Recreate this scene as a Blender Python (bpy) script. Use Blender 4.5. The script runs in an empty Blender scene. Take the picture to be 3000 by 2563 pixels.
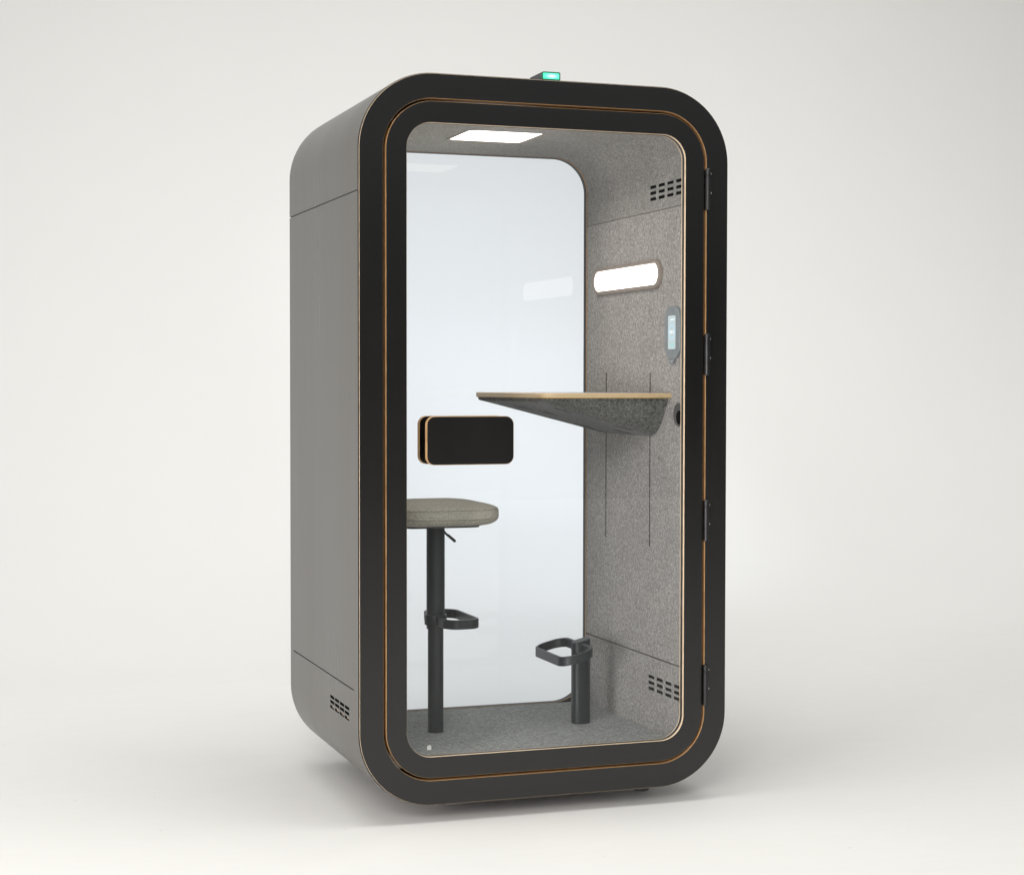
import bpy, bmesh, math, random
from mathutils import Matrix, Vector
random.seed(4)
SC = bpy.context.scene
COL = SC.collection
PI = math.pi

# ------------------------------------------------------------------ render / view
SC.render.engine = 'CYCLES'
SC.view_settings.view_transform = 'Standard'
SC.view_settings.look = 'None'
SC.view_settings.exposure = 0.0
SC.view_settings.gamma = 1.0
SC.view_settings.use_curve_mapping = False
SC.cycles.use_denoising = True
SC.cycles.max_bounces = 10
SC.cycles.diffuse_bounces = 5
SC.cycles.glossy_bounces = 6
SC.cycles.transparent_max_bounces = 24
SC.cycles.sample_clamp_indirect = 6.0
SC.cycles.caustics_reflective = False
SC.cycles.caustics_refractive = False

# ------------------------------------------------------------------ materials
def newmat(name):
    m = bpy.data.materials.new(name); m.use_nodes = True
    nt = m.node_tree
    b = nt.nodes['Principled BSDF']
    return m, nt, b

def nd(nt, t, **kw):
    n = nt.nodes.new(t)
    for k, v in kw.items():
        if k in n.inputs.keys(): n.inputs[k].default_value = v
        else: setattr(n, k, v)
    return n

def coords(nt, scale=(1, 1, 1)):
    tc = nd(nt, 'ShaderNodeTexCoord')
    mp = nd(nt, 'ShaderNodeMapping')
    mp.inputs['Scale'].default_value = scale
    nt.links.new(tc.outputs['Object'], mp.inputs['Vector'])
    return mp.outputs['Vector']

def ramp(nt, fac, stops):
    r = nd(nt, 'ShaderNodeValToRGB')
    el = r.color_ramp.elements
    while len(el) < len(stops): el.new(0.5)
    for e, (p, c) in zip(el, stops):
        e.position = p; e.color = (*c, 1) if len(c) == 3 else c
    nt.links.new(fac, r.inputs['Fac'])
    return r.outputs['Color']

def noise(nt, vec, scale, detail=3, rough=.55):
    n = nd(nt, 'ShaderNodeTexNoise')
    n.inputs['Scale'].default_value = scale
    n.inputs['Detail'].default_value = detail
    n.inputs['Roughness'].default_value = rough
    nt.links.new(vec, n.inputs['Vector'])
    return n.outputs['Fac']

def bump(nt, b, h, strength, dist=.001):
    n = nd(nt, 'ShaderNodeBump')
    n.inputs['Strength'].default_value = strength
    n.inputs['Distance'].default_value = dist
    nt.links.new(h, n.inputs['Height'])
    nt.links.new(n.outputs['Normal'], b.inputs['Normal'])

def mulmix(nt, a, bcol, fac=1.0, mode='MULTIPLY'):
    x = nd(nt, 'ShaderNodeMix', data_type='RGBA', blend_type=mode)
    x.inputs[0].default_value = fac
    nt.links.new(a, x.inputs[6]); nt.links.new(bcol, x.inputs[7])
    return x.outputs[2]

def laminate(name, col, rough, spec=.5, var=.25, smudge=(1.2, 1.2, .5)):
    """matt laminate: faint smudges in colour and gloss"""
    m, nt, b = newmat(name)
    v = coords(nt, smudge)
    n1 = noise(nt, v, 2.3, 5, .6)
    n2 = noise(nt, coords(nt, (9, 9, .7)), 6, 4, .6)
    lo = tuple(c * (1 - var) for c in col); hi = tuple(c * (1 + var) for c in col)
    c1 = ramp(nt, n1, [(.3, lo), (.7, hi)])
    c2 = ramp(nt, n2, [(.3, (.96, .96, .96)), (.7, (1.03, 1.03, 1.03))])
    nt.links.new(mulmix(nt, c1, c2), b.inputs['Base Color'])
    r = nd(nt, 'ShaderNodeMapRange'); nt.links.new(n1, r.inputs['Value'])
    r.inputs['From Min'].default_value = .3; r.inputs['From Max'].default_value = .7
    r.inputs['To Min'].default_value = rough - .035; r.inputs['To Max'].default_value = rough + .035
    nt.links.new(r.outputs['Result'], b.inputs['Roughness'])
    b.inputs['Specular IOR Level'].default_value = spec
    fine = noise(nt, coords(nt), 900, 2)
    bump(nt, b, fine, .06, .0003)
    return m

def ply(name, light, dark, axis_scale, rough=.5):
    """plywood: layered stripes across the thickness, grain along"""
    m, nt, b = newmat(name)
    n = noise(nt, coords(nt, axis_scale), 6, 4, .6)
    c = ramp(nt, n, [(.3, dark), (.52, light), (.75, tuple(x * 1.1 for x in light))])
    nt.links.new(c, b.inputs['Base Color'])
    b.inputs['Roughness'].default_value = rough
    return m

def felt(name, lo, mid, hi, stretch=(1, 1, .6), scale=190, rough=.95, mott=.14):
    m, nt, b = newmat(name)
    v = coords(nt, stretch)
    n1 = noise(nt, v, scale, 4, .7)
    n2 = noise(nt, v, scale * .4, 3, .6)
    n3 = noise(nt, coords(nt), 9, 3, .5)
    c1 = ramp(nt, n1, [(.34, lo), (.5, mid), (.66, hi)])
    c2 = ramp(nt, n2, [(.3, (1 - mott,) * 3), (.7, (1 + mott,) * 3)])
    c3 = ramp(nt, n3, [(.3, (.95,) * 3), (.7, (1.05,) * 3)])
    nt.links.new(mulmix(nt, mulmix(nt, c1, c2), c3), b.inputs['Base Color'])
    b.inputs['Roughness'].default_value = rough
    b.inputs['Specular IOR Level'].default_value = .15
    b.inputs['Sheen Weight'].default_value = .12
    b.inputs['Sheen Roughness'].default_value = .5
    bump(nt, b, n1, .5, .0015)
    return m

def plain(name, col, rough=.5, spec=.5, metallic=0, tex=40, var=.12):
    m, nt, b = newmat(name)
    n = noise(nt, coords(nt), tex, 4, .6)
    c = ramp(nt, n, [(.3, tuple(x * (1 - var) for x in col)), (.7, tuple(x * (1 + var) for x in col))])
    nt.links.new(c, b.inputs['Base Color'])
    b.inputs['Roughness'].default_value = rough
    b.inputs['Specular IOR Level'].default_value = spec
    b.inputs['Metallic'].default_value = metallic
    return m

def glass(name, tint, refl):
    """clear pane: Fresnel mirror on the face the light enters, tinted pass-through"""
    m = bpy.data.materials.new(name); m.use_nodes = True
    nt = m.node_tree; nt.nodes.clear()
    out = nd(nt, 'ShaderNodeOutputMaterial')
    tr = nd(nt, 'ShaderNodeBsdfTransparent'); tr.inputs['Color'].default_value = (*tint, 1)
    gl = nd(nt, 'ShaderNodeBsdfGlossy'); gl.inputs['Roughness'].default_value = .0
    fr = nd(nt, 'ShaderNodeFresnel'); fr.inputs['IOR'].default_value = 1.5
    ge = nd(nt, 'ShaderNodeNewGeometry')
    inv = nd(nt, 'ShaderNodeMath', operation='SUBTRACT'); inv.inputs[0].default_value = 1
    nt.links.new(ge.outputs['Backfacing'], inv.inputs[1])
    mu = nd(nt, 'ShaderNodeMath', operation='MULTIPLY'); nt.links.new(fr.outputs['Fac'], mu.inputs[0]); nt.links.new(inv.outputs[0], mu.inputs[1])
    m2 = nd(nt, 'ShaderNodeMath', operation='MULTIPLY'); m2.use_clamp = True
    nt.links.new(mu.outputs[0], m2.inputs[0]); m2.inputs[1].default_value = refl
    mx = nd(nt, 'ShaderNodeMixShader')
    nt.links.new(m2.outputs[0], mx.inputs[0]); nt.links.new(tr.outputs[0], mx.inputs[1]); nt.links.new(gl.outputs[0], mx.inputs[2])
    nt.links.new(mx.outputs[0], out.inputs['Surface'])
    return m

def lit(name, col, strength, base=(.8, .8, .8)):
    m, nt, b = newmat(name)
    b.inputs['Base Color'].default_value = (*base, 1)
    b.inputs['Emission Color'].default_value = (*col, 1)
    b.inputs['Emission Strength'].default_value = strength
    b.inputs['Roughness'].default_value = .4
    return m

M = {}
M['black'] = laminate('black_laminate', (.0036, .0033, .0031), .23, .62, .15)
M['shell'] = laminate('graphite_laminate', (.068, .063, .056), .30, .5, .09, (.5, 1.0, .12))
M['shelledge'] = plain('shell_edge', (.014, .013, .012), .6)
M['ply'] = ply('plywood_edge', (.47, .285, .125), (.30, .16, .065), (6, 30, 6))
M['plylit'] = ply('lit_plywood_edge', (.78, .62, .43), (.60, .44, .27), (6, 30, 6))  # same plywood, paler copy: light on these edges put into the colour
M['felt'] = felt('grey_wall_felt', (.162, .156, .147), (.295, .286, .271), (.47, .455, .432))
M['ceilfelt'] = felt('grey_ceiling_felt', (.138, .135, .127), (.255, .249, .235), (.41, .40, .378), (.45, 1, 1))
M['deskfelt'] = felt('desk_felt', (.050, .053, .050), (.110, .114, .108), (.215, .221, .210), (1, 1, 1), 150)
M['carpet'] = felt('carpet_felt', (.140, .147, .142), (.272, .283, .274), (.46, .475, .459), (.6, 1, 1), 185)
M['seat'] = felt('seat_fabric', (.26, .247, .210), (.435, .414, .356), (.64, .610, .53), (1, 1, 1), 260, .95, .06)
M['steel'] = plain('anthracite_powdercoat', (.0085, .0145, .0165), .42, .5)
M['hinge'] = plain('black_hinge_steel', (.0055, .0055, .0062), .36, .5)
M['chrome'] = plain('bright_screw', (.85, .85, .85), .45, .5, .3)
M['gasket'] = plain('black_rubber', (.020, .021, .020), .45, .4)
M['void'] = plain('hollow_shade_black', (.004, .004, .004), .9, .1)  # flat black: shade inside slots and hollows put into the colour
M['tan'] = plain('tan_board', (.42, .33, .26), .7)
M['glass'] = glass('clear_glass', (.985, .99, .988), 1.0)
M['rearglass'] = glass('rear_glass', (.945, .966, 1.0), .9)
M['lamp'] = lit('lamp_diffuser', (1.0, .93, .86), 2.3)
M['lampframe'] = plain('lamp_frame_plastic', (.26, .225, .195), .55)
M['panel'] = plain('grey_plastic', (.20, .225, .235), .45)
M['screen'] = lit('lit_screen', (.62, .78, .82), .62, (.2, .2, .2))
M['screenblue'] = lit('screen_ring', (.45, .82, 1.0), .9, (.1, .1, .1))
M['screenwhite'] = lit('screen_text', (.95, 1.0, 1.0), 1.0, (.1, .1, .1))
M['screenteal'] = lit('screen_icon', (.35, .82, .78), .8, (.1, .1, .1))
M['whitemark'] = plain('white_print', (.50, .51, .50), .6)
M['socket'] = plain('dark_plastic', (.085, .085, .083), .6)
M['statusbody'] = plain('status_body', (.055, .062, .070), .5)
M['statusbezel'] = plain('status_bezel', (.010, .11, .062), .4)

# status lens: teal with a hot white middle where its LED sits
def status_lens():
    m, nt, b = newmat('status_lens')
    tc = nd(nt, 'ShaderNodeTexCoord')
    mp = nd(nt, 'ShaderNodeMapping')
    nt.links.new(tc.outputs['Generated'], mp.inputs['Vector'])
    mp.inputs['Location'].default_value = (-.55 * 2, 0, -.5 * 2); mp.inputs['Scale'].default_value = (2, 0, 2)
    gr = nd(nt, 'ShaderNodeTexGradient', gradient_type='SPHERICAL')
    nt.links.new(mp.outputs['Vector'], gr.inputs['Vector'])
    c = ramp(nt, gr.outputs['Fac'], [(.0, (.06, .90, .52)), (.35, (.22, 1.0, .78)), (.75, (.9, 1.0, 1.0))])
    nt.links.new(c, b.inputs['Emission Color'])
    b.inputs['Emission Strength'].default_value = 1.05
    b.inputs['Base Color'].default_value = (.05, .2, .15, 1)
    return m
M['lens'] = status_lens()

# desk edge: real veneer layers, stripes stacked in height
def desk_ply():
    m, nt, b = newmat('desk_plywood_edge')
    tc = nd(nt, 'ShaderNodeTexCoord'); sx = nd(nt, 'ShaderNodeSeparateXYZ')
    nt.links.new(tc.outputs['Object'], sx.inputs[0])
    mr = nd(nt, 'ShaderNodeMapRange'); nt.links.new(sx.outputs['Z'], mr.inputs['Value'])
    mr.inputs['From Min'].default_value = -.0165; mr.inputs['From Max'].default_value = 0
    c = ramp(nt, mr.outputs['Result'], [(0, (.36, .25, .11)), (.24, (.38, .27, .12)), (.27, (.64, .52, .31)), (.47, (.66, .54, .33)), (.5, (.38, .27, .13)), (.6, (.40, .28, .14)), (.64, (.62, .47, .28)), (1, (.60, .43, .27))])
    n = noise(nt, coords(nt, (6, 6, 120)), 8, 4, .6)
    g = ramp(nt, n, [(.3, (.82, .8, .78)), (.7, (1.1, 1.1, 1.1))])
    nt.links.new(mulmix(nt, c, g), b.inputs['Base Color'])
    b.inputs['Roughness'].default_value = .5
    return m
M['plydesk'] = desk_ply()
M['desktop'] = ply('light_desk_top', (.68, .65, .60), (.6, .565, .51), (2, 20, 2), .3)

def studio_mat(name, col, var):
    m, nt, b = newmat(name)
    n = noise(nt, coords(nt), .55, 4, .55)
    c = ramp(nt, n, [(.3, tuple(x * (1 - var) for x in col)), (.7, tuple(min(.9, x * (1 + var)) for x in col))])
    n2 = noise(nt, coords(nt, (1, 3, 1)), 7, 5, .65)
    c2 = ramp(nt, n2, [(.3, (.985, .985, .98)), (.72, (1.006, 1.006, 1.006))])
    vo = nd(nt, 'ShaderNodeTexVoronoi'); vo.inputs['Scale'].default_value = 6.5; vo.inputs['Randomness'].default_value = 1
    nt.links.new(coords(nt), vo.inputs['Vector'])
    sp = ramp(nt, vo.outputs['Distance'], [(0, (.62, .61, .6)), (.016, (.72, .71, .7)), (.026, (1, 1, 1))])
    nt.links.new(mulmix(nt, mulmix(nt, c, c2), sp, 1.0), b.inputs['Base Color'])
    b.inputs['Roughness'].default_value = .75
    b.inputs['Specular IOR Level'].default_value = .25
    return m
M['floor'] = studio_mat('painted_studio_floor', (.782, .773, .744), .008)
M['sweep'] = plain('painted_studio_wall', (.782, .776, .752), .9, .1, 0, .5, .008)

# ------------------------------------------------------------------ objects
def tag(o, label=None, cat=None, group=None, kind=None):
    if label: o['label'] = label
    if cat: o['category'] = cat
    if group: o['group'] = group
    if kind: o['kind'] = kind
    return o

ORG = {}
def empty(name, loc, label, cat):
    o = bpy.data.objects.new(name, None); COL.objects.link(o)
    o.location = loc; o.empty_display_size = .1
    ORG[o] = Vector(loc)
    return tag(o, label, cat)

def mk(name, verts, faces, mats, parent=None, mi=None, smooth=30, origin=None):
    """one mesh object; verts in world coordinates"""
    org = ORG[parent] if parent else Vector(origin or (0, 0, 0))
    me = bpy.data.meshes.new(name)
    me.from_pydata([tuple(Vector(v) - org) for v in verts], [], faces)
    if not isinstance(mats, (list, tuple)): mats = [mats]
    for m in mats: me.materials.append(m)
    if mi:
        for p, i in zip(me.polygons, mi): p.material_index = i
    bm = bmesh.new(); bm.from_mesh(me)
    bmesh.ops.recalc_face_normals(bm, faces=bm.faces)
    bm.to_mesh(me); bm.free()
    if smooth:
        for p in me.polygons: p.use_smooth = True
        me.set_sharp_from_angle(angle=math.radians(smooth))
    o = bpy.data.objects.new(name, me); COL.objects.link(o)
    if parent:
        o.parent = parent; ORG[o] = org
    else:
        o.location = org; ORG[o] = org
    return o

def boolean_cut(o, verts, faces):
    """cut slots out of o (cutter given in world coordinates)"""
    c = mk('cutter', verts, faces, M['void'], None, None, 0)
    md = o.modifiers.new('cut', 'BOOLEAN'); md.operation = 'DIFFERENCE'; md.solver = 'EXACT'; md.object = c
    try: md.material_mode = 'TRANSFER'
    except Exception: pass
    bpy.context.view_layer.update()
    dg = bpy.context.evaluated_depsgraph_get()
    me = bpy.data.meshes.new_from_object(o.evaluated_get(dg))
    o.modifiers.clear(); o.data = me
    me.set_sharp_from_angle(angle=math.radians(30))
    bpy.data.objects.remove(c)

def arc(cx, cz, r, a0, a1, n):
    return [(cx + r * math.cos(math.radians(a0 + (a1 - a0) * k / n)), cz + r * math.sin(math.radians(a0 + (a1 - a0) * k / n))) for k in range(n + 1)]

def rrect(x0, x1, z0, z1, r, n=20):
    P = []
    for cx, cz, a in ((x1 - r, z1 - r, 0), (x0 + r, z1 - r, 90), (x0 + r, z0 + r, 180), (x1 - r, z0 + r, 270)):
        P += arc(cx, cz, r, a, a + 90, n)
    return P

def loft(loops, wrap=True, cap=False):
    n = len(loops[0]); V = [p for l in loops for p in l]; F = []; S = []
    L = len(loops)
    for i in range(L if wrap else L - 1):
        j = (i + 1) % L
        for k in range(n):
            k2 = (k + 1) % n
            F.append((i * n + k, i * n + k2, j * n + k2, j * n + k)); S.append(i)
    if cap:
        F.append(tuple(range(n))); S.append(-1)
        F.append(tuple((L - 1) * n + k for k in range(n))); S.append(-2)
    return V, F, S

def prism(path, axis, a0, a1, ch=0, shrink=None):
    """closed prism from a 2-D path; axis 'x','y','z'; optional small chamfer loops"""
    def at(p, a):
        return {'y': (p[0], a, p[1]), 'x': (a, p[0], p[1]), 'z': (p[0], p[1], a)}[axis]
    cx = sum(p[0] for p in path) / len(path); cy = sum(p[1] for p in path) / len(path)
    def sh(p):
        d = Vector((p[0] - cx, p[1] - cy)); l = d.length
        return (p[0] - d.x / l * ch, p[1] - d.y / l * ch) if ch else p
    s = 1 if a1 > a0 else -1
    if ch: loops = [[at(sh(p), a0) for p in path], [at(p, a0 + s * ch) for p in path], [at(p, a1 - s * ch) for p in path], [at(sh(p), a1) for p in path]]
    else: loops = [[at(p, a0) for p in path], [at(p, a1) for p in path]]
    return loft(loops, False, True)

def cyl(c, r, h, axis='z', n=40, prof=None):
    """turned solid: prof = [(radius, height)...] along axis from c"""
    prof = prof or [(r, 0), (r, h)]
    loops = []
    for rr, hh in prof:
        l = []
        for k in range(n):
            a = 2 * PI * k / n; u, v = rr * math.cos(a), rr * math.sin(a)
            l.append({'z': (c[0] + u, c[1] + v, c[2] + hh), 'x': (c[0] + hh, c[1] + u, c[2] + v), 'y': (c[0] + u, c[1] + hh, c[2] + v)}[axis])
        loops.append(l)
    return loft(loops, False, True)

def tube(pts, r, n=14, cap=True):
    pts = [Vector(p) for p in pts]; loops = []
    up = Vector((0, 1, 0)); rs = r if isinstance(r, (list, tuple)) else [r] * len(pts)
    for i, p in enumerate(pts):
        d = (pts[min(i + 1, len(pts) - 1)] - pts[max(i - 1, 0)]).normalized()
        s = d.cross(up).normalized(); t = s.cross(d)
        loops.append([tuple(p + (s * math.cos(2 * PI * k / n) + t * math.sin(2 * PI * k / n)) * rs[i]) for k in range(n)])
    return loft(loops, False, cap)

def join(*parts):
    V, F, S = [], [], []
    for v, f, s in parts:
        o = len(V); V += v; F += [tuple(i + o for i in q) for q in f]; S += s
    return V, F, S

def ring(path_fn, prof, wrap=True):
    """sweep: prof = [(inset, y)], path_fn(inset) -> 2-D rounded path in x-z"""
    return loft([[(x, y, z) for x, z in path_fn(i)] for i, y in prof], wrap)

# ------------------------------------------------------------------ dimensions (metres, origin at front left bottom)
W, H, R, D = 1.2034, 2.20, .2301, .954
G, G2, RG = .0738, .1465, .0770        # door gap inset, glass inset, glass corner radius
FZ = -.055                              # studio floor
XR, XL = 1.085, .1184                   # felt walls
ZF, ZC = .1145, 2.0875                  # booth carpet, felt ceiling
YB = .905                               # felt ends here, rear frame begins
SEAM_U, SEAM_L = 1.8452, .3620

def p_outer(i): return rrect(i, W - i, i, H - i, R - i)
def p_glass(i):                         # concentric with the glazed opening
    return rrect(G2 + i, W - G2 - i, G2 + i, H - G2 - i, RG - i)

# ------------------------------------------------------------------ setting
def grid_sheet(prof, x0, x1, nx):
    V = []; F = []
    for (y, z) in prof:
        for k in range(nx + 1): V.append((x0 + (x1 - x0) * k / nx, y, z))
    for i in range(len(prof) - 1):
        for k in range(nx):
            a = i * (nx + 1) + k; F.append((a, a + 1, a + nx + 2, a + nx + 1))
    return V, F
Y0, RS = 3.2, 7.0
V, F = grid_sheet([(-14, FZ), (-6, FZ), (0, FZ), (Y0, FZ)], -18, 24, 12)
tag(mk('floor', V, F, M['floor'], smooth=0), kind='structure')
prof = [(Y0, FZ)] + [(Y0 + RS * math.sin(math.radians(a)), FZ + RS - RS * math.cos(math.radians(a))) for a in range(2, 91, 2)] + [(Y0 + RS, 14.0)]
V, F = grid_sheet(prof, -18, 24, 12)
bd = mk('backdrop', V, F, M['sweep'], smooth=60)
tag(bd, kind='structure')

# ------------------------------------------------------------------ the booth
booth = empty('phone_booth', (W / 2, D / 2, FZ), 'tall black and grey phone booth with rounded corners and a big glass door', 'phone booth')

# front frame: black faces, bare plywood on every cut edge
FT = .030
prof = [(0, .0010), (0, .0065), (.012, .0065), (.012, FT), (G, FT), (G, .0007), (G - .0006, 0), (.0007, 0)]
V, F, S = ring(p_outer, prof)
mi = [{0: 2, 1: 2, 2: 2, 3: 0, 4: 1, 5: 1, 6: 0, 7: 3}[s] for s in S]
mk('front_frame', V, F, [M['black'], M['ply'], M['shelledge'], M['plylit']], booth, mi)

# outer shell: one wrapped skin with shadow-gap seams routed into both sides
def shell_path(i, dl, du, outset=.0025, n=20):
    e = i - outset
    x0, x1, z0, z1, r = e, W - e, e, H - e, R - e
    P = arc(x1 - r, z1 - r, r, 0, 90, n) + arc(x0 + r, z1 - r, r, 90, 180, n)
    for zc, d in ((1.8455, du), (.352, dl)): P += [(x0, zc + .0021), (x0 + d, zc + .0019), (x0 + d, zc - .0019), (x0, zc - .0021)]
    P += arc(x0 + r, z0 + r, r, 180, 270, n) + arc(x1 - r, z0 + r, r, 270, 360, n)
    for zc, d in ((.352, dl), (1.8455, du)): P += [(x1, zc - .0021), (x1 - d, zc - .0019), (x1 - d, zc + .0019), (x1, zc + .0021)]
    return P
ys = [(.0075, 0, .005), (.0632, 0, .005), (.0634, .005, .005), (.906, .005, .005), (.9062, 0, .005), (.9340, 0, .005), (D, 0, .005)]
loops = [[(x, y, z) for x, z in shell_path(0, dl, du)] for y, dl, du in ys]
loops += [[(x, y, z) for x, z in shell_path(.0062, 0, 0)] for y in (D, .0075)]
V, F, S = loft(loops)
mi = [0 if s < len(ys) - 1 else 1 for s in S]
shell = mk('outer_shell', V, F, [M['shell'], M['shelledge']], booth, mi, 20)
def slots(x0, x1, ystart, step, w, zs, h, n=4):
    P = []
    for zc in zs:
        for k in range(n):
            y = ystart + k * step
            P.append(prism(rrect(min(y, y + w), max(y, y + w), zc - h / 2, zc + h / 2, h * .3, 4), 'x', x0, x1))
    return join(*P)
V, F, S = slots(-.02, .03, .1180, .0641, .0556, (.2845, .2685, .2525), .0092)
boolean_cut(shell, V, F)
shell.data.set_sharp_from_angle(angle=math.radians(20))
V, F, S = prism(rrect(.105, .38, .262, .296, .004, 3), 'x', .0046, .0060)
V2, F2, S2 = prism(rrect(.105, .38, .2400, .2605, .004, 3), 'x', .0042, .0058)
v = mk('vent', V, F, M['void'], booth)  # black sheet stands in for the dark hollow behind the slots
tag(v, 'black sheet seen through air vent slots low on the grey side panel')
mk('vent_board', V2, F2, M['tan'], v)

# rear frame and rear glass
RB = .1240
def p_rear(i): return rrect(XL + i, XR - i, ZF + i, ZC - i, RB - i)
prof = [(-.1, YB), (.0008, YB), (.0008, .9140), (.0022, .9145), (.0022, .9345), (-.1, .9345)]
loops = [[(x, y, z) for x, z in (p_rear(i) if i > -.05 else rrect(.0085, W - .0085, .0085, H - .0085, R - .0085))] for i, y in prof]
V, F, S = loft(loops)
mk('rear_frame', V, F, [M['ply'], M['gasket']], booth, [{0: 1, 1: 0, 2: 1, 3: 1, 4: 1, 5: 1}[s] for s in S])
V, F, S = prism(p_rear(-.002), 'y', .9120, .9185)
mk('rear_glass', V, F, M['rearglass'], booth)

# felt lining
def u_path(x0, x1, ztop, zbot, r, n=20):
    return [(x1, zbot)] + arc(x1 - r, ztop - r, r, 0, 90, n) + arc(x0 + r, ztop - r, r, 90, 180, n) + [(x0, zbot)]
inn = u_path(XL, XR, ZC, SEAM_U + .0009, .1240); out = u_path(XL - .02, XR + .02, ZC + .02, SEAM_U + .0009, .144)
path = inn + out[::-1]
V, F, S = loft([[(x, y, z) for x, z in path] for y in (.032, YB)], False)
n = len(path); m_ = len(inn)
for base in (0, n):
    for k in range(m_ - 1): F.append((base + k, base + k + 1, base + n - 2 - k, base + n - 1 - k))
ceil = mk('ceiling_lining', V, F, M['ceilfelt'], booth)
LX0, LX1, LY0, LY1 = .4460, .7205, .3260, .6000
V, F, S = prism(rrect(LX0, LX1, LY0, LY1, .035, 8), 'z', ZC - .02, ZC + .05)
boolean_cut(ceil, V, F)

def wall_piece(name, x, z0, z1, right, ch=.0012):
    xo = x + .02 if right else x - .02
    s = 1 if right else -1
    a, b = .032, YB
    path = [(a, z0), (b, z0), (b, z1), (a, z1)]
    lp = [[(x + s * ch, a, z0), (x + s * ch, b, z0), (x + s * ch, b, z1), (x + s * ch, a, z1)],
          [(x, a, z0 + ch), (x, b, z0 + ch), (x, b, z1 - ch), (x, a, z1 - ch)]]
    lp = [lp[1], lp[0], [(xo, *p) for p in path]]
    V, F, S = loft(lp, False, True)
    return mk(name, V, F, M['felt'], booth, None, 20)
mid = wall_piece('wall_panel', XR, SEAM_L + .0024, SEAM_U - .0009, True)
low = wall_piece('wall_panel', XR, ZF - .01, SEAM_L - .0024, True)
wall_piece('wall_panel', XL, SEAM_L + .0024, SEAM_U - .0009, False)
wall_piece('wall_panel', XL, ZF - .01, SEAM_L - .0024, False)
cut = [prism(rrect(y - .0031, y + .0031, .7295, 1.3120, .003, 4), 'x', XR - .01, XR + .04) for y in (.3345, .7200)]
V, F, S = join(*cut); boolean_cut(mid, V, F)
VY = .3384
V, F, S = slots(XR - .02, XR + .04, VY, -.0688, -.0480, (.2945, .2745, .2550), .0104); boolean_cut(low, V, F)
V, F, S = slots(XR - .02, XR + .04, VY, -.0688, -.0480, (1.9262, 1.9062, 1.8865), .0104); boolean_cut(ceil, V, F)
for zc, wd in ((.2745, 'low'), (1.9062, 'high')):
    V, F, S = prism(rrect(.05, .36, zc - .035, zc + .035, .004, 3), 'x', XR + .024, XR + .030)  # black backing sheet: dark of the slots put into its colour
    tag(mk('vent', V, F, M['void'], booth), 'black sheet seen through air vent slots %s on the felt side wall' % wd)

V, F, S = prism(rrect(.30, .76, .70, 1.34, .004, 3), 'x', XR + .024, XR + .030)  # black sheet added behind the cut slots so they read as dark
tag(mk('slot_shade_sheet', V, F, M['void'], booth), 'black sheet seen through two vertical height slots above and below the desk')
# sockel under the carpet, and the carpet
V, F, S = prism([(XL - .02, .030), (XR + .02, .030), (XR + .02, YB - .002), (XL - .02, YB - .002)], 'z', ZF - .04, ZF - .004)
V2, F2, S2 = prism([(XL + .001, .034), (XR - .001, .034), (XR - .001, YB - .001), (XL + .001, YB - .001)], 'z', ZF - .0035, ZF)
mk('carpet', V2, F2, M['carpet'], booth)
V3, F3, S3 = join((V, F, S), prism([(.24, .05), (.96, .05), (.96, .9), (.24, .9)], 'z', .014, ZF - .041))
mk('base_board', V3, F3, M['void'], booth)

# levelling feet
for x, y in ((.32, .235), (1.0, .205), (.32, .78), (1.0, .78)):
    V, F, S = cyl((x, y, FZ), .03, .06, 'z', 32, [(.024, 0), (.026, .004), (.026, .012), (.012, .016), (.012, .03), (.034, .036), (.034, .072)])
    mk('foot', V, F, M['socket'], booth)

# ------------------------------------------------------------------ the door
gp = .0082
def p_door(i): return rrect(G + gp + i, W - G - gp - i, G + gp + i, H - G - gp - i, R - G - gp - i)
def door_loops(prof):
    out = []
    for k, i, y in prof:
        P = p_door(i) if k == 'o' else p_glass(i)
        out.append([(x, y, z) for x, z in P])
    return loft(out)
prof = [('o', 0, .0008), ('o', 0, .030), ('g', 0, .030), ('g', 0, .0232), ('g', -.004, .0230), ('g', -.004, .0096), ('g', 0, .0094), ('g', 0, .0008), ('g', -.0006, 0), ('o', .0007, 0)]
V, F, S = door_loops(prof)
mi = [{0: 1, 1: 0, 2: 2, 3: 2, 4: 2, 5: 2, 6: 2, 7: 2, 8: 0, 9: 1}[s] for s in S]
door = mk('door', V, F, [M['black'], M['ply'], M['plylit']], booth, mi)
tag(door, 'glass door in a wide black frame with bare plywood edges')
prof = [('g', -.0035, .0098), ('g', .0009, .0098), ('g', .0009, .0228), ('g', -.0035, .0228)]
V, F, S = door_loops(prof); mk('gasket', V, F, M['gasket'], door)
V, F, S = prism(p_glass(.0004), 'y', .0125, .0195)
mk('door_glass', V, F, M['glass'], door)

# pull handle: a plywood plate on each side of the glass
def plate(name, x0, x1, z0, z1, y0, y1, r, parent):
    ch = .0012
    def P(i, y): return [(x, y, z) for x, z in rrect(x0 + i, x1 - i, z0 + i, z1 - i, r - i, 12)]
    V, F, S = loft([P(ch, y0), P(0, y0 + ch), P(0, y1 - ch), P(ch, y1)], False, True)
    mi = [1 if s in (0, 1, 2) else 0 for s in S]
    o = mk(name, V, F, [M['black'], M['ply']], parent, mi)
    return o
hx0, hx1, hz0, hz1 = .1985, .4735, 1.0300, 1.1760
h = plate('handle', hx0, hx1, hz0, hz1, -.034, -.015, .0255, door)
tag(h, 'black handle plate with plywood edge on the outside of the glass')
for x in (hx0 + .07, hx1 - .07): mk('spacer', *cyl((x, -.0148, 1.103), .011, .0270, 'y', 20)[:2], M['hinge'], h)
h = plate('handle', hx0, hx1, hz0, hz1, .0480, .0670, .0255, door)
tag(h, 'black handle plate with plywood edge on the inside of the glass')
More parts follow.
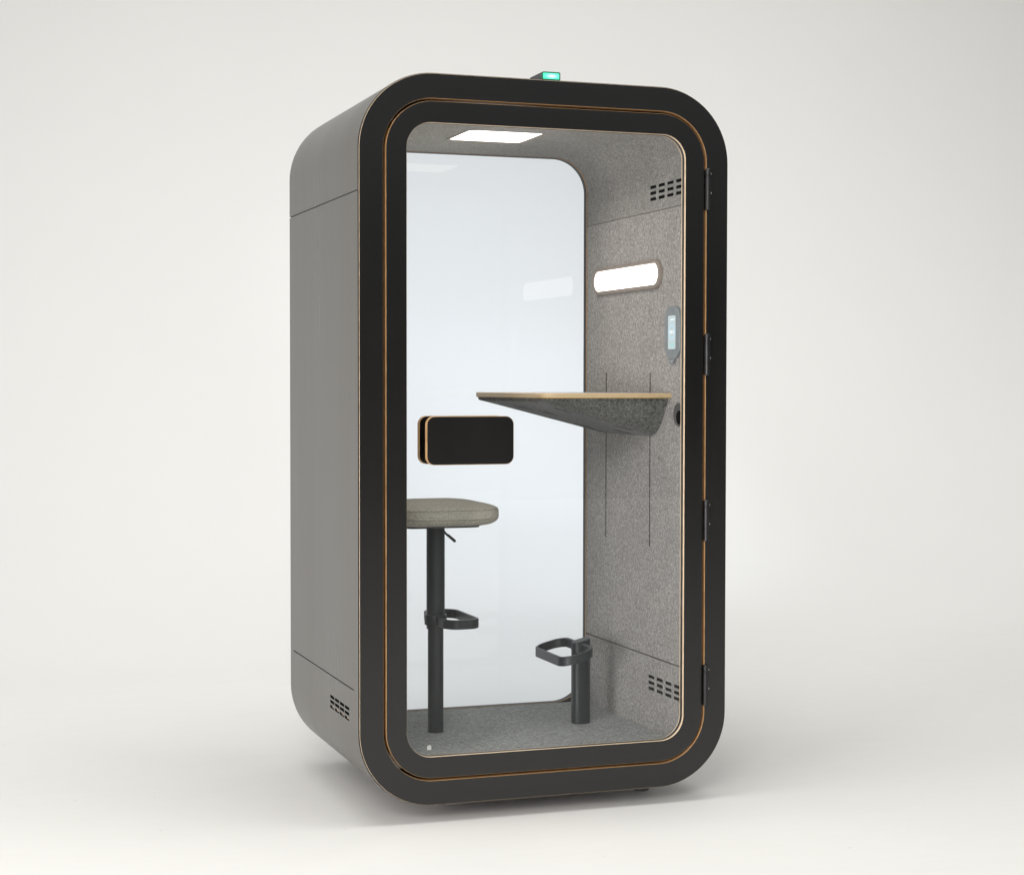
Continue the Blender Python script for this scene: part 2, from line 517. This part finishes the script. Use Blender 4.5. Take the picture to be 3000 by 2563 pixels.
for x in (hx0 + .07, hx1 - .07): mk('spacer', *cyl((x, .0198, 1.103), .011, .0280, 'y', 20)[:2], M['hinge'], h)

# small white mark printed in the lower left corner of the glass
def mark():
    y0, y1 = .0118, .0123
    cx, cz = .2190, .1727
    parts = []
    def box(x0, x1, z0, z1): parts.append(prism([(x0, z0), (x1, z0), (x1, z1), (x0, z1)], 'y', y0, y1))
    # domed tile with two windows, and a bar under it
    for a, b in ((-.0062, -.0044), (-.0009, .0009), (.0044, .0062)): box(cx + a, cx + b, cz - .002, cz + .0048)
    box(cx - .0044, cx - .0009, cz - .002, cz - .0002); box(cx + .0009, cx + .0044, cz - .002, cz - .0002)
    box(cx - .0044, cx - .0009, cz + .0015, cz + .0026); box(cx + .0009, cx + .0044, cz + .0015, cz + .0026)
    parts.append(prism([(cx - .0062, cz + .0049)] + [(cx - .0062 * math.cos(t), cz + .0049 + .0022 * math.sin(t)) for t in (.5, 1.0, PI / 2, PI - 1, PI - .5)] + [(cx + .0062, cz + .0049)], 'y', y0, y1))
    box(cx - .0068, cx + .0068, cz - .0055, cz - .0034)
    return join(*parts)
V, F, S = mark(); mk('printed_mark', V, F, M['whitemark'], door)

# hinges
HX = W - G + .0022
for z0 in (1.8215, 1.3010, .7755, .2505):
    L = .1305
    prof = [(.0078, 0), (.0093, .0012), (.0093, .0405), (.0082, .0410), (.0082, .0425), (.0093, .0430), (.0093, .1010), (.0080, .1016), (.0080, .1034), (.0093, .1040), (.0093, .1085), (.0080, .1092), (.0080, .1110), (.0095, .1118), (.0095, .1285), (.0080, L)]
    hg = mk('hinge', *cyl((HX, -.0068, z0), 0, 0, 'z', 28, prof)[:2], M['hinge'], booth)
    lf = join(prism([(HX - .0045, .001), (HX - .0036, -.012), (HX - .0030, -.012), (HX - .0030, .02), (HX - .0045, .02)], 'z', z0 + .002, z0 + L - .003))
    a = mk('leaf', lf[0], lf[1], M['hinge'], hg)
    mk('screw', *cyl((HX + .0086, -.0085, z0 + .0545), 0, 0, 'x', 12, [(.0030, 0), (.0028, .0014), (.0012, .0022)])[:2], M['chrome'], hg)
    mk('screw', *cyl((HX + .0086, -.0085, z0 + .1150), 0, 0, 'x', 12, [(.0026, 0), (.0024, .0012), (.0010, .0018)])[:2], M['chrome'], hg)

# ------------------------------------------------------------------ fittings of the booth
# occupancy light on the roof
def P(i, y): return [(x, y, z) for x, z in rrect(.5858 + i, .6464 - i, 2.2058 + i, 2.2318 - i, .0055 - i, 6)]
V, F, S = loft([P(.0035, .0305), P(.0028, .0290), P(.0008, .0290), P(0, .0300), P(0, .036), P(0, .1400), P(.002, .1420)], False, True)
st = mk('status_light', V, F, [M['statusbody'], M['statusbezel']], booth, [1 if s in (0, 1, 2, 3) else 0 for s in S])
tag(st, 'small box on the roof glowing green')
V, F, S = prism(rrect(.5895, .6427, 2.2095, 2.2281, .0025, 5), 'y', .0296, .0304); 
mk('lens', V, F, M['lens'], st)

# ceiling light, recessed into the felt
def P(i, z): return [(x, y, z) for x, y in rrect(LX0 + i, LX1 - i, LY0 + i, LY1 - i, .035 - i, 8)]
V, F, S = loft([P(.0006, ZC - .0015), P(.005, ZC - .0015), P(.0125, ZC + .0012), P(.0125, ZC + .019), P(.0006, ZC + .019)], True)
cl = mk('ceiling_light', V, F, M['lampframe'], booth)
tag(cl, 'square lit ceiling lamp with rounded corners')
V, F, S = loft([P(.0123, ZC + .0012), P(.0123, ZC + .0160)], False, True)
mk('diffuser', V, F, M['lamp'], cl)

# pill-shaped wall light
def pill(yc, zc, hy, hz, n=14):
    r = min(hy, hz) * .999
    return rrect(yc - hy, yc + hy, zc - hz, zc + hz, r, n)
def P(yc, zc, hy, hz, x): return [(x, y, z) for y, z in pill(yc, zc, hy, hz)]
LC = (.5300, 1.6372)
V, F, S = loft([P(*LC, .297, .0490, XR - .0002), P(*LC, .297, .0490, XR - .004), P(*LC, .2955, .0475, XR - .0105), P(*LC, .2920, .0440, XR - .0125), P(*LC, .2815, .0360, XR - .0125), P(*LC, .2805, .0350, XR - .0060), P(*LC, .2805, .0350, XR - .0002)], True)
wl = mk('wall_light', V, F, M['lampframe'], booth)
tag(wl, 'pill shaped lit lamp on the felt side wall')
V, F, S = loft([P(*LC, .2803, .0348, XR - .0010), P(*LC, .2803, .0348, XR - .0085), P(*LC, .2775, .0325, XR - .0110)], False, True)
mk('diffuser', V, F, M['lamp'], wl)

# control panel with a lit screen
def oct_(yc, zc, hy, hz, i=0): return rrect(yc - hy + i, yc + hy - i, zc - hz + i, zc + hz - i, .046 - i, 7)
CX = XR
V, F, S = loft([[(x, y, z) for y, z in oct_(.1430, 1.4400, .0585, .0860, i)] for x, i in ((CX - .0002, 0), (CX - .006, 0), (CX - .0085, .0022))], False, True)
cp = mk('control_panel', V, F, M['panel'], booth)
tag(cp, 'grey capsule shaped control panel with a lit screen')
xs = CX - .0086
V, F, S = prism(rrect(.1135, .1700, 1.3860, 1.4945, .007, 5), 'x', xs, xs - .0010)
scn = mk('screen', V, F, M['screen'], cp)
def bx(y0, y1, z0, z1, d=.0016): return prism([(y0, z0), (y1, z0), (y1, z1), (y0, z1)], 'x', xs - .0011, xs - d)
def ringp(yc, zc, r0, r1, n=32):
    lp = []
    for r, x in ((r0, xs - .0011), (r1, xs - .0011), (r1, xs - .0015), (r0, xs - .0015)):
        lp.append([(x, yc + r * math.cos(2 * PI * k / n), zc + r * 1.02 * math.sin(2 * PI * k / n)) for k in range(n)])
    return loft(lp)
V, F, S = ringp(.1400, 1.4415, .0205, .0235); mk('dial_ring', V, F, M['screenblue'], scn)
dg = [bx(.1250, .1550, 1.4440, 1.4462), bx(.1250, .1550, 1.4368, 1.4388), bx(.1500, .1550, 1.4392, 1.4436), bx(.1400, .1425, 1.4392, 1.4436), bx(.1260, .1290, 1.4392, 1.4436), bx(.1200, .1500, 1.4800, 1.4832), bx(.1440, .1510, 1.4786, 1.4798)]
V, F, S = join(*dg[:5]); mk('readout', V, F, M['screenwhite'], scn)
V, F, S = join(*dg[5:]); mk('caption', V, F, M['screenwhite'], scn)
ic = [bx(y, y + .0030, 1.3945, 1.4035) for y in (.1225, .1290, .1355, .1420, .1485)] + [bx(.1205, .1530, 1.3925, 1.3938), bx(.1205, .1530, 1.4045, 1.4056)]
V, F, S = join(*ic); mk('menu_icon', V, F, M['screenteal'], scn)
path = [(.1375, 1.3395), (.1720, 1.3395), (.1760, 1.3425), (.1760, 1.3560), (.1240, 1.3560)]
V, F, S = prism(path, 'x', CX - .0002, CX - .0070, .0006); tb = mk('connector_tab', V, F, M['panel'], cp)
for y in (.1660, .1490): mk('pin', *cyl((CX - .0071, y, 1.3475), 0, 0, 'x', 10, [(.0021, 0), (.0016, -.0010)])[:2], M['whitemark'], cp)

# round socket plate below it
V, F, S = cyl((XR - .0002, .1010, 1.1750), 0, 0, 'x', 40, [(.0375, 0), (.0375, -.0035), (.0360, -.0048)])
so = mk('wall_socket', V, F, M['socket'], booth)
tag(so, 'round dark socket plate on the felt side wall')
V, F, S = cyl((XR - .0049, .0905, 1.1660), 0, 0, 'x', 32, [(.0225, 0), (.0220, -.0012)]); mk('socket_hole', V, F, M['void'], so)

# ------------------------------------------------------------------ bar stool
SX, SY = .3962, .5300
stool = empty('bar_stool', (SX, SY, ZF), 'bar stool with a round edged grey seat on one dark steel post', 'bar stool')
def sq(r, cr, z, n=12):
    return [(SX + x, SY + y, z) for x, y in rrect(-r, r, -r, r, cr, n)]
loops = []
def add(r, z): loops.append(sq(r, max(.004, r * .50), z))
for r, z in ((.115, .8085), (.145, .8100), (.165, .8150), (.177, .8230), (.1832, .8314), (.1838, .8322), (.1806, .8332), (.1840, .8342), (.1850, .8375), (.1853, .8480), (.1850, .8590), (.1840, .8616), (.1806, .8627), (.1834, .8638)): add(r, z)
for k in range(1, 12):
    t = k / 11 * PI / 2; r = .1832 * math.cos(t) ** .85
    add(max(r, .006), .8634 + .0278 * math.sin(t) ** 1.15)
V, F, S = loft(loops, False, True)
seat = mk('seat', V, F, M['seat'], stool, None, 40)
V, F, S = prism([(SX + x, SY + y) for x, y in rrect(-.125, .125, -.11, .11, .03, 6)], 'z', .8060, .8020)
mk('seat_plate', V, F, M['socket'], stool)
V, F, S = cyl((SX, SY, .46), .0306, 0, 'z', 48, [(.0306, 0), (.0306, .3425)]); 
V2, F2, S2 = cyl((SX, SY, ZF), .0262, 0, 'z', 48, [(.0275, .0), (.0275, .003), (.0262, .0035), (.0262, .36)])
mk('sleeve', V, F, M['steel'], stool); mk('post', V2, F2, M['steel'], stool)
V, F, S = tube([(SX + .010, SY - .032, .8030), (SX + .014, SY - .034, .7930), (SX + .020, SY - .036, .7835), (SX + .026, SY - .037, .7765), (SX + .034, SY - .038, .7705), (SX + .0545, SY - .040, .7525), (SX + .0565, SY - .040, .7507)], [.0030, .0030, .0032, .0036, .0047, .0050, .0032], 12)
mk('lever', V, F, M['steel'], stool)

def foot_loop(cx, cy, cz, sgn, slope, post):
    """rounded footrest band; sgn=+1 opens to +x from the post axis"""
    th, hgt = .0095, .0305
    def lp(i, dz):
        P = rrect(-.006 + i, .1165 - i, -.153 + i, .153 - i, .050 - i, 12)
        return [(cx + sgn * u, cy + v, cz + slope * sgn * u + dz) for u, v in P]
    e = .0013
    return loft([lp(e, 0), lp(th - e, 0), lp(th, -e), lp(th, -hgt + e), lp(th - e, -hgt), lp(e, -hgt), lp(0, -hgt + e), lp(0, -e)])
col = cyl((SX, SY, .4735), 0, 0, 'z', 48, [(.0366, 0), (.0374, .0012), (.0374, .0325), (.0366, .0337)])
V, F, S = join(foot_loop(SX - .004, SY - .006, .5050, 1, 0, None), col)
mk('footrest', V, F, M['steel'], stool, None, 35)

# ------------------------------------------------------------------ separate foot rest on its own post
PX, PY = .9010, .5200
fr = empty('footrest_stand', (PX, PY, ZF), 'low dark footrest with a tilted loop on a short post beside the felt wall', 'footrest')
def oval(dx, dy, n=40):
    out = []
    for k in range(n):
        a = 2 * PI * k / n; c, s = math.cos(a), math.sin(a); e = 2 / 2.5
        out.append((PX + .0105 + dx * math.copysign(abs(c) ** e, c), PY + dy * math.copysign(abs(s) ** e, s)))
    return out
sl = .25
def zz(x, dz): return .3958 + sl * (x - PX) + dz
lo = [(x, y, ZF) for x, y in oval(.0318, .0270)]
l2 = [(x, y, zz(x, -.0015)) for x, y in oval(.0318, .0270)]
l3 = [(x, y, zz(x, 0)) for x, y in oval(.0305, .0258)]
V, F, S = loft([lo, l2, l3], False, True)
mk('post', V, F, M['steel'], fr)
V, F, S = foot_loop(PX + .0030, PY, .3905, -1, sl, None)
mk('foot_loop', V, F, M['steel'], fr, None, 35)

# ------------------------------------------------------------------ wall desk
DX0, DY0, DY1, DZ = .6420, .1615, .8950, 1.2436
desk = empty('wall_desk', (XR, .527, DZ), 'plywood desk with a felt underside fixed to the felt side wall', 'desk')
def dpath(i, n=10):
    r = .055 - i
    x0, x1, y0, y1 = DX0 + i, XR - .0005, DY0 + i, DY1 - i
    return [(x1, y1)] + arc(x0 + r, y1 - r, r, 90, 180, n) + arc(x0 + r, y0 + r, r, 180, 270, n) + [(x1, y0)]
def L(i, z): return [(x, y, z) for x, y in dpath(i)]
V, F, S = loft([L(.0014, DZ), L(.0002, DZ - .0013), L(0, DZ - .0035), L(.0002, DZ - .0150), L(.0015, DZ - .0167)], False, True)
mk('desktop', V, F, [M['plydesk'], M['desktop']], desk, [1 if s == -1 else 0 for s in S], 40)
# felt hull: shallow at the free end, deep at the wall, scooped sides, pressed-in slots
ux0, ux1, uy0, uy1, uz = DX0 + .014, XR - .0005, .1900, .8680, DZ - .0168
dents = [(x, y, .028, .014) for x, y in ((.742, .630), (.752, .292), (.805, .560), (.987, .680), (1.045, .705), (.984, .316), (1.040, .452))]
def hull_z(x, y):
    t = (x - ux0) / (ux1 - ux0)
    h = .0125 + (.1280 - .0125) * t
    d = min(y - uy0, uy1 - y)
    w = .055 + .095 * t
    s = min(1, max(0, d / w))
    S_ = (1 - (1 - s) ** 2.3)
    depth = .0085 + (h - .0085) * S_
    for dx, dy, lx, ly in dents:
        g = math.exp(-(((x - dx) / lx) ** 2 + ((y - dy) / ly) ** 2) ** 2)
        depth -= min(.034, .85 * (h - .004)) * g
    return uz - depth
NX, NY = 130, 270
V = []; F = []
ysn = []
for j in range(NY + 1):
    s = j / NY; ysn.append(uy0 + (uy1 - uy0) * (.5 - .5 * math.cos(PI * s)) if False else uy0 + (uy1 - uy0) * s)
for i in range(NX + 1):
    x = ux0 + (ux1 - ux0) * i / NX
    for y in ysn: V.append((x, y, hull_z(x, y)))
for i in range(NX):
    for j in range(NY):
        a = i * (NY + 1) + j; F.append((a, a + 1, a + NY + 2, a + NY + 1))
border = [i * (NY + 1) for i in range(NX + 1)] + [NX * (NY + 1) + j for j in range(1, NY + 1)] + [i * (NY + 1) + NY for i in range(NX - 1, -1, -1)] + [j for j in range(NY - 1, 0, -1)]
o_ = len(V)
for b in border: V.append((V[b][0], V[b][1], uz))
nb = len(border)
for k in range(nb): F.append((border[k], border[(k + 1) % nb], o_ + (k + 1) % nb, o_ + k))
F.append(tuple(o_ + k for k in range(nb)))
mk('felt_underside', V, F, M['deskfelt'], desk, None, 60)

# ------------------------------------------------------------------ light
w = bpy.data.worlds.new('World'); SC.world = w; w.use_nodes = True
bg = w.node_tree.nodes['Background']
wt = w.node_tree
wc = nd(wt, 'ShaderNodeTexCoord'); wx = nd(wt, 'ShaderNodeSeparateXYZ'); wt.links.new(wc.outputs['Generated'], wx.inputs[0])
# studio room: dark behind the camera at eye level, pale ceiling above
wcol = ramp(wt, wx.outputs['Z'], [(0, (.17, .17, .168)), (.055, (.19, .19, .188)), (.20, (.95, .955, .95)), (1, (.95, .95, .94))])
wt.links.new(wcol, bg.inputs['Color']); bg.inputs['Strength'].default_value = .56

def area(name, loc, target, sx, sy, power, col=(1, 1, 1), spread=180):
    l = bpy.data.lights.new(name, 'AREA'); l.shape = 'RECTANGLE'; l.size = sx; l.size_y = sy
    l.energy = power; l.color = col; l.spread = math.radians(spread)
    o = bpy.data.objects.new(name, l); COL.objects.link(o)
    o.location = loc
    o.rotation_euler = (Vector(target) - Vector(loc)).to_track_quat('-Z', 'Y').to_euler()
    return o
area('overhead_softbox', (.4, -.6, 6.4), (.4, -.5, 0), 5.5, 2.6, 190, (1.0, .995, .975))
area('left_softbox', (-7.0, .3, 3.4), (.3, .3, .3), 5.0, 4.0, 118, (1.0, .99, .97))
area('key_softbox', (-2.6, -6.2, 4.0), (.5, 0, .6), 2.0, 2.0, 190, (1.0, .99, .97))
area('ceiling_lamp_light', ((LX0 + LX1) / 2, (LY0 + LY1) / 2, ZC + .0006), ((LX0 + LX1) / 2, (LY0 + LY1) / 2, 0), .22, .21, 1.9, (1.0, .92, .83), 150)
area('wall_lamp_light', (XR - .0118, LC[0], LC[1]), (0, LC[0], LC[1]), .50, .055, 2.4, (1.0, .92, .83), 112)
area('strip_softbox', (-3.75, -3.45, .95), (.9, .5, .9), 1.4, 1.7, 40, (1.0, .92, .94), 80)
area('backdrop_light', (3.8, 1.6, 6.8), (3.8, 8.6, 2.6), 12.0, 2.0, 215, (1.0, .998, .99), 130)
for tgt, en, ang in (((2.95, 7.0, 2.3), 160, 40), ((2.95, 6.6, 1.1), 136, 40), ((2.75, 5.6, .1), 140, 44)):  # added spots, only to brighten the backdrop seen through the rear glass
    sp = bpy.data.lights.new('added_backdrop_spot', 'SPOT'); sp.energy = en; sp.color = (.88, .95, 1.0)
    sp.spot_size = math.radians(ang); sp.spot_blend = 1.0; sp.shadow_soft_size = .4
    so_ = bpy.data.objects.new('added_backdrop_spot', sp); COL.objects.link(so_); so_.location = (2.6, 3.0, 4.6)
    so_.rotation_euler = (Vector(tgt) - Vector((2.6, 3.0, 4.6))).to_track_quat('-Z', 'Y').to_euler()

# ------------------------------------------------------------------ camera
cam = bpy.data.cameras.new('camera'); co = bpy.data.objects.new('camera', cam); COL.objects.link(co)
cx, cy, cz, yaw, pit, rol, f = -1.31254, -5.12326, 1.27376, .336482, -.0313132, .0012893, 5209.369
fw = Vector((math.sin(yaw) * math.cos(pit), math.cos(yaw) * math.cos(pit), math.sin(pit)))
r0 = Vector((math.cos(yaw), -math.sin(yaw), 0)); u0 = r0.cross(fw)
r = r0 * math.cos(rol) + u0 * math.sin(rol); u = -r0 * math.sin(rol) + u0 * math.cos(rol)
co.matrix_world = Matrix(((r.x, u.x, -fw.x, cx), (r.y, u.y, -fw.y, cy), (r.z, u.z, -fw.z, cz), (0, 0, 0, 1)))
cam.sensor_width = 36; cam.sensor_fit = 'HORIZONTAL'; cam.lens = f / 3000 * 36
cam.shift_y = 5.93 / 3000
cam.clip_start = .05; cam.clip_end = 200
SC.camera = co
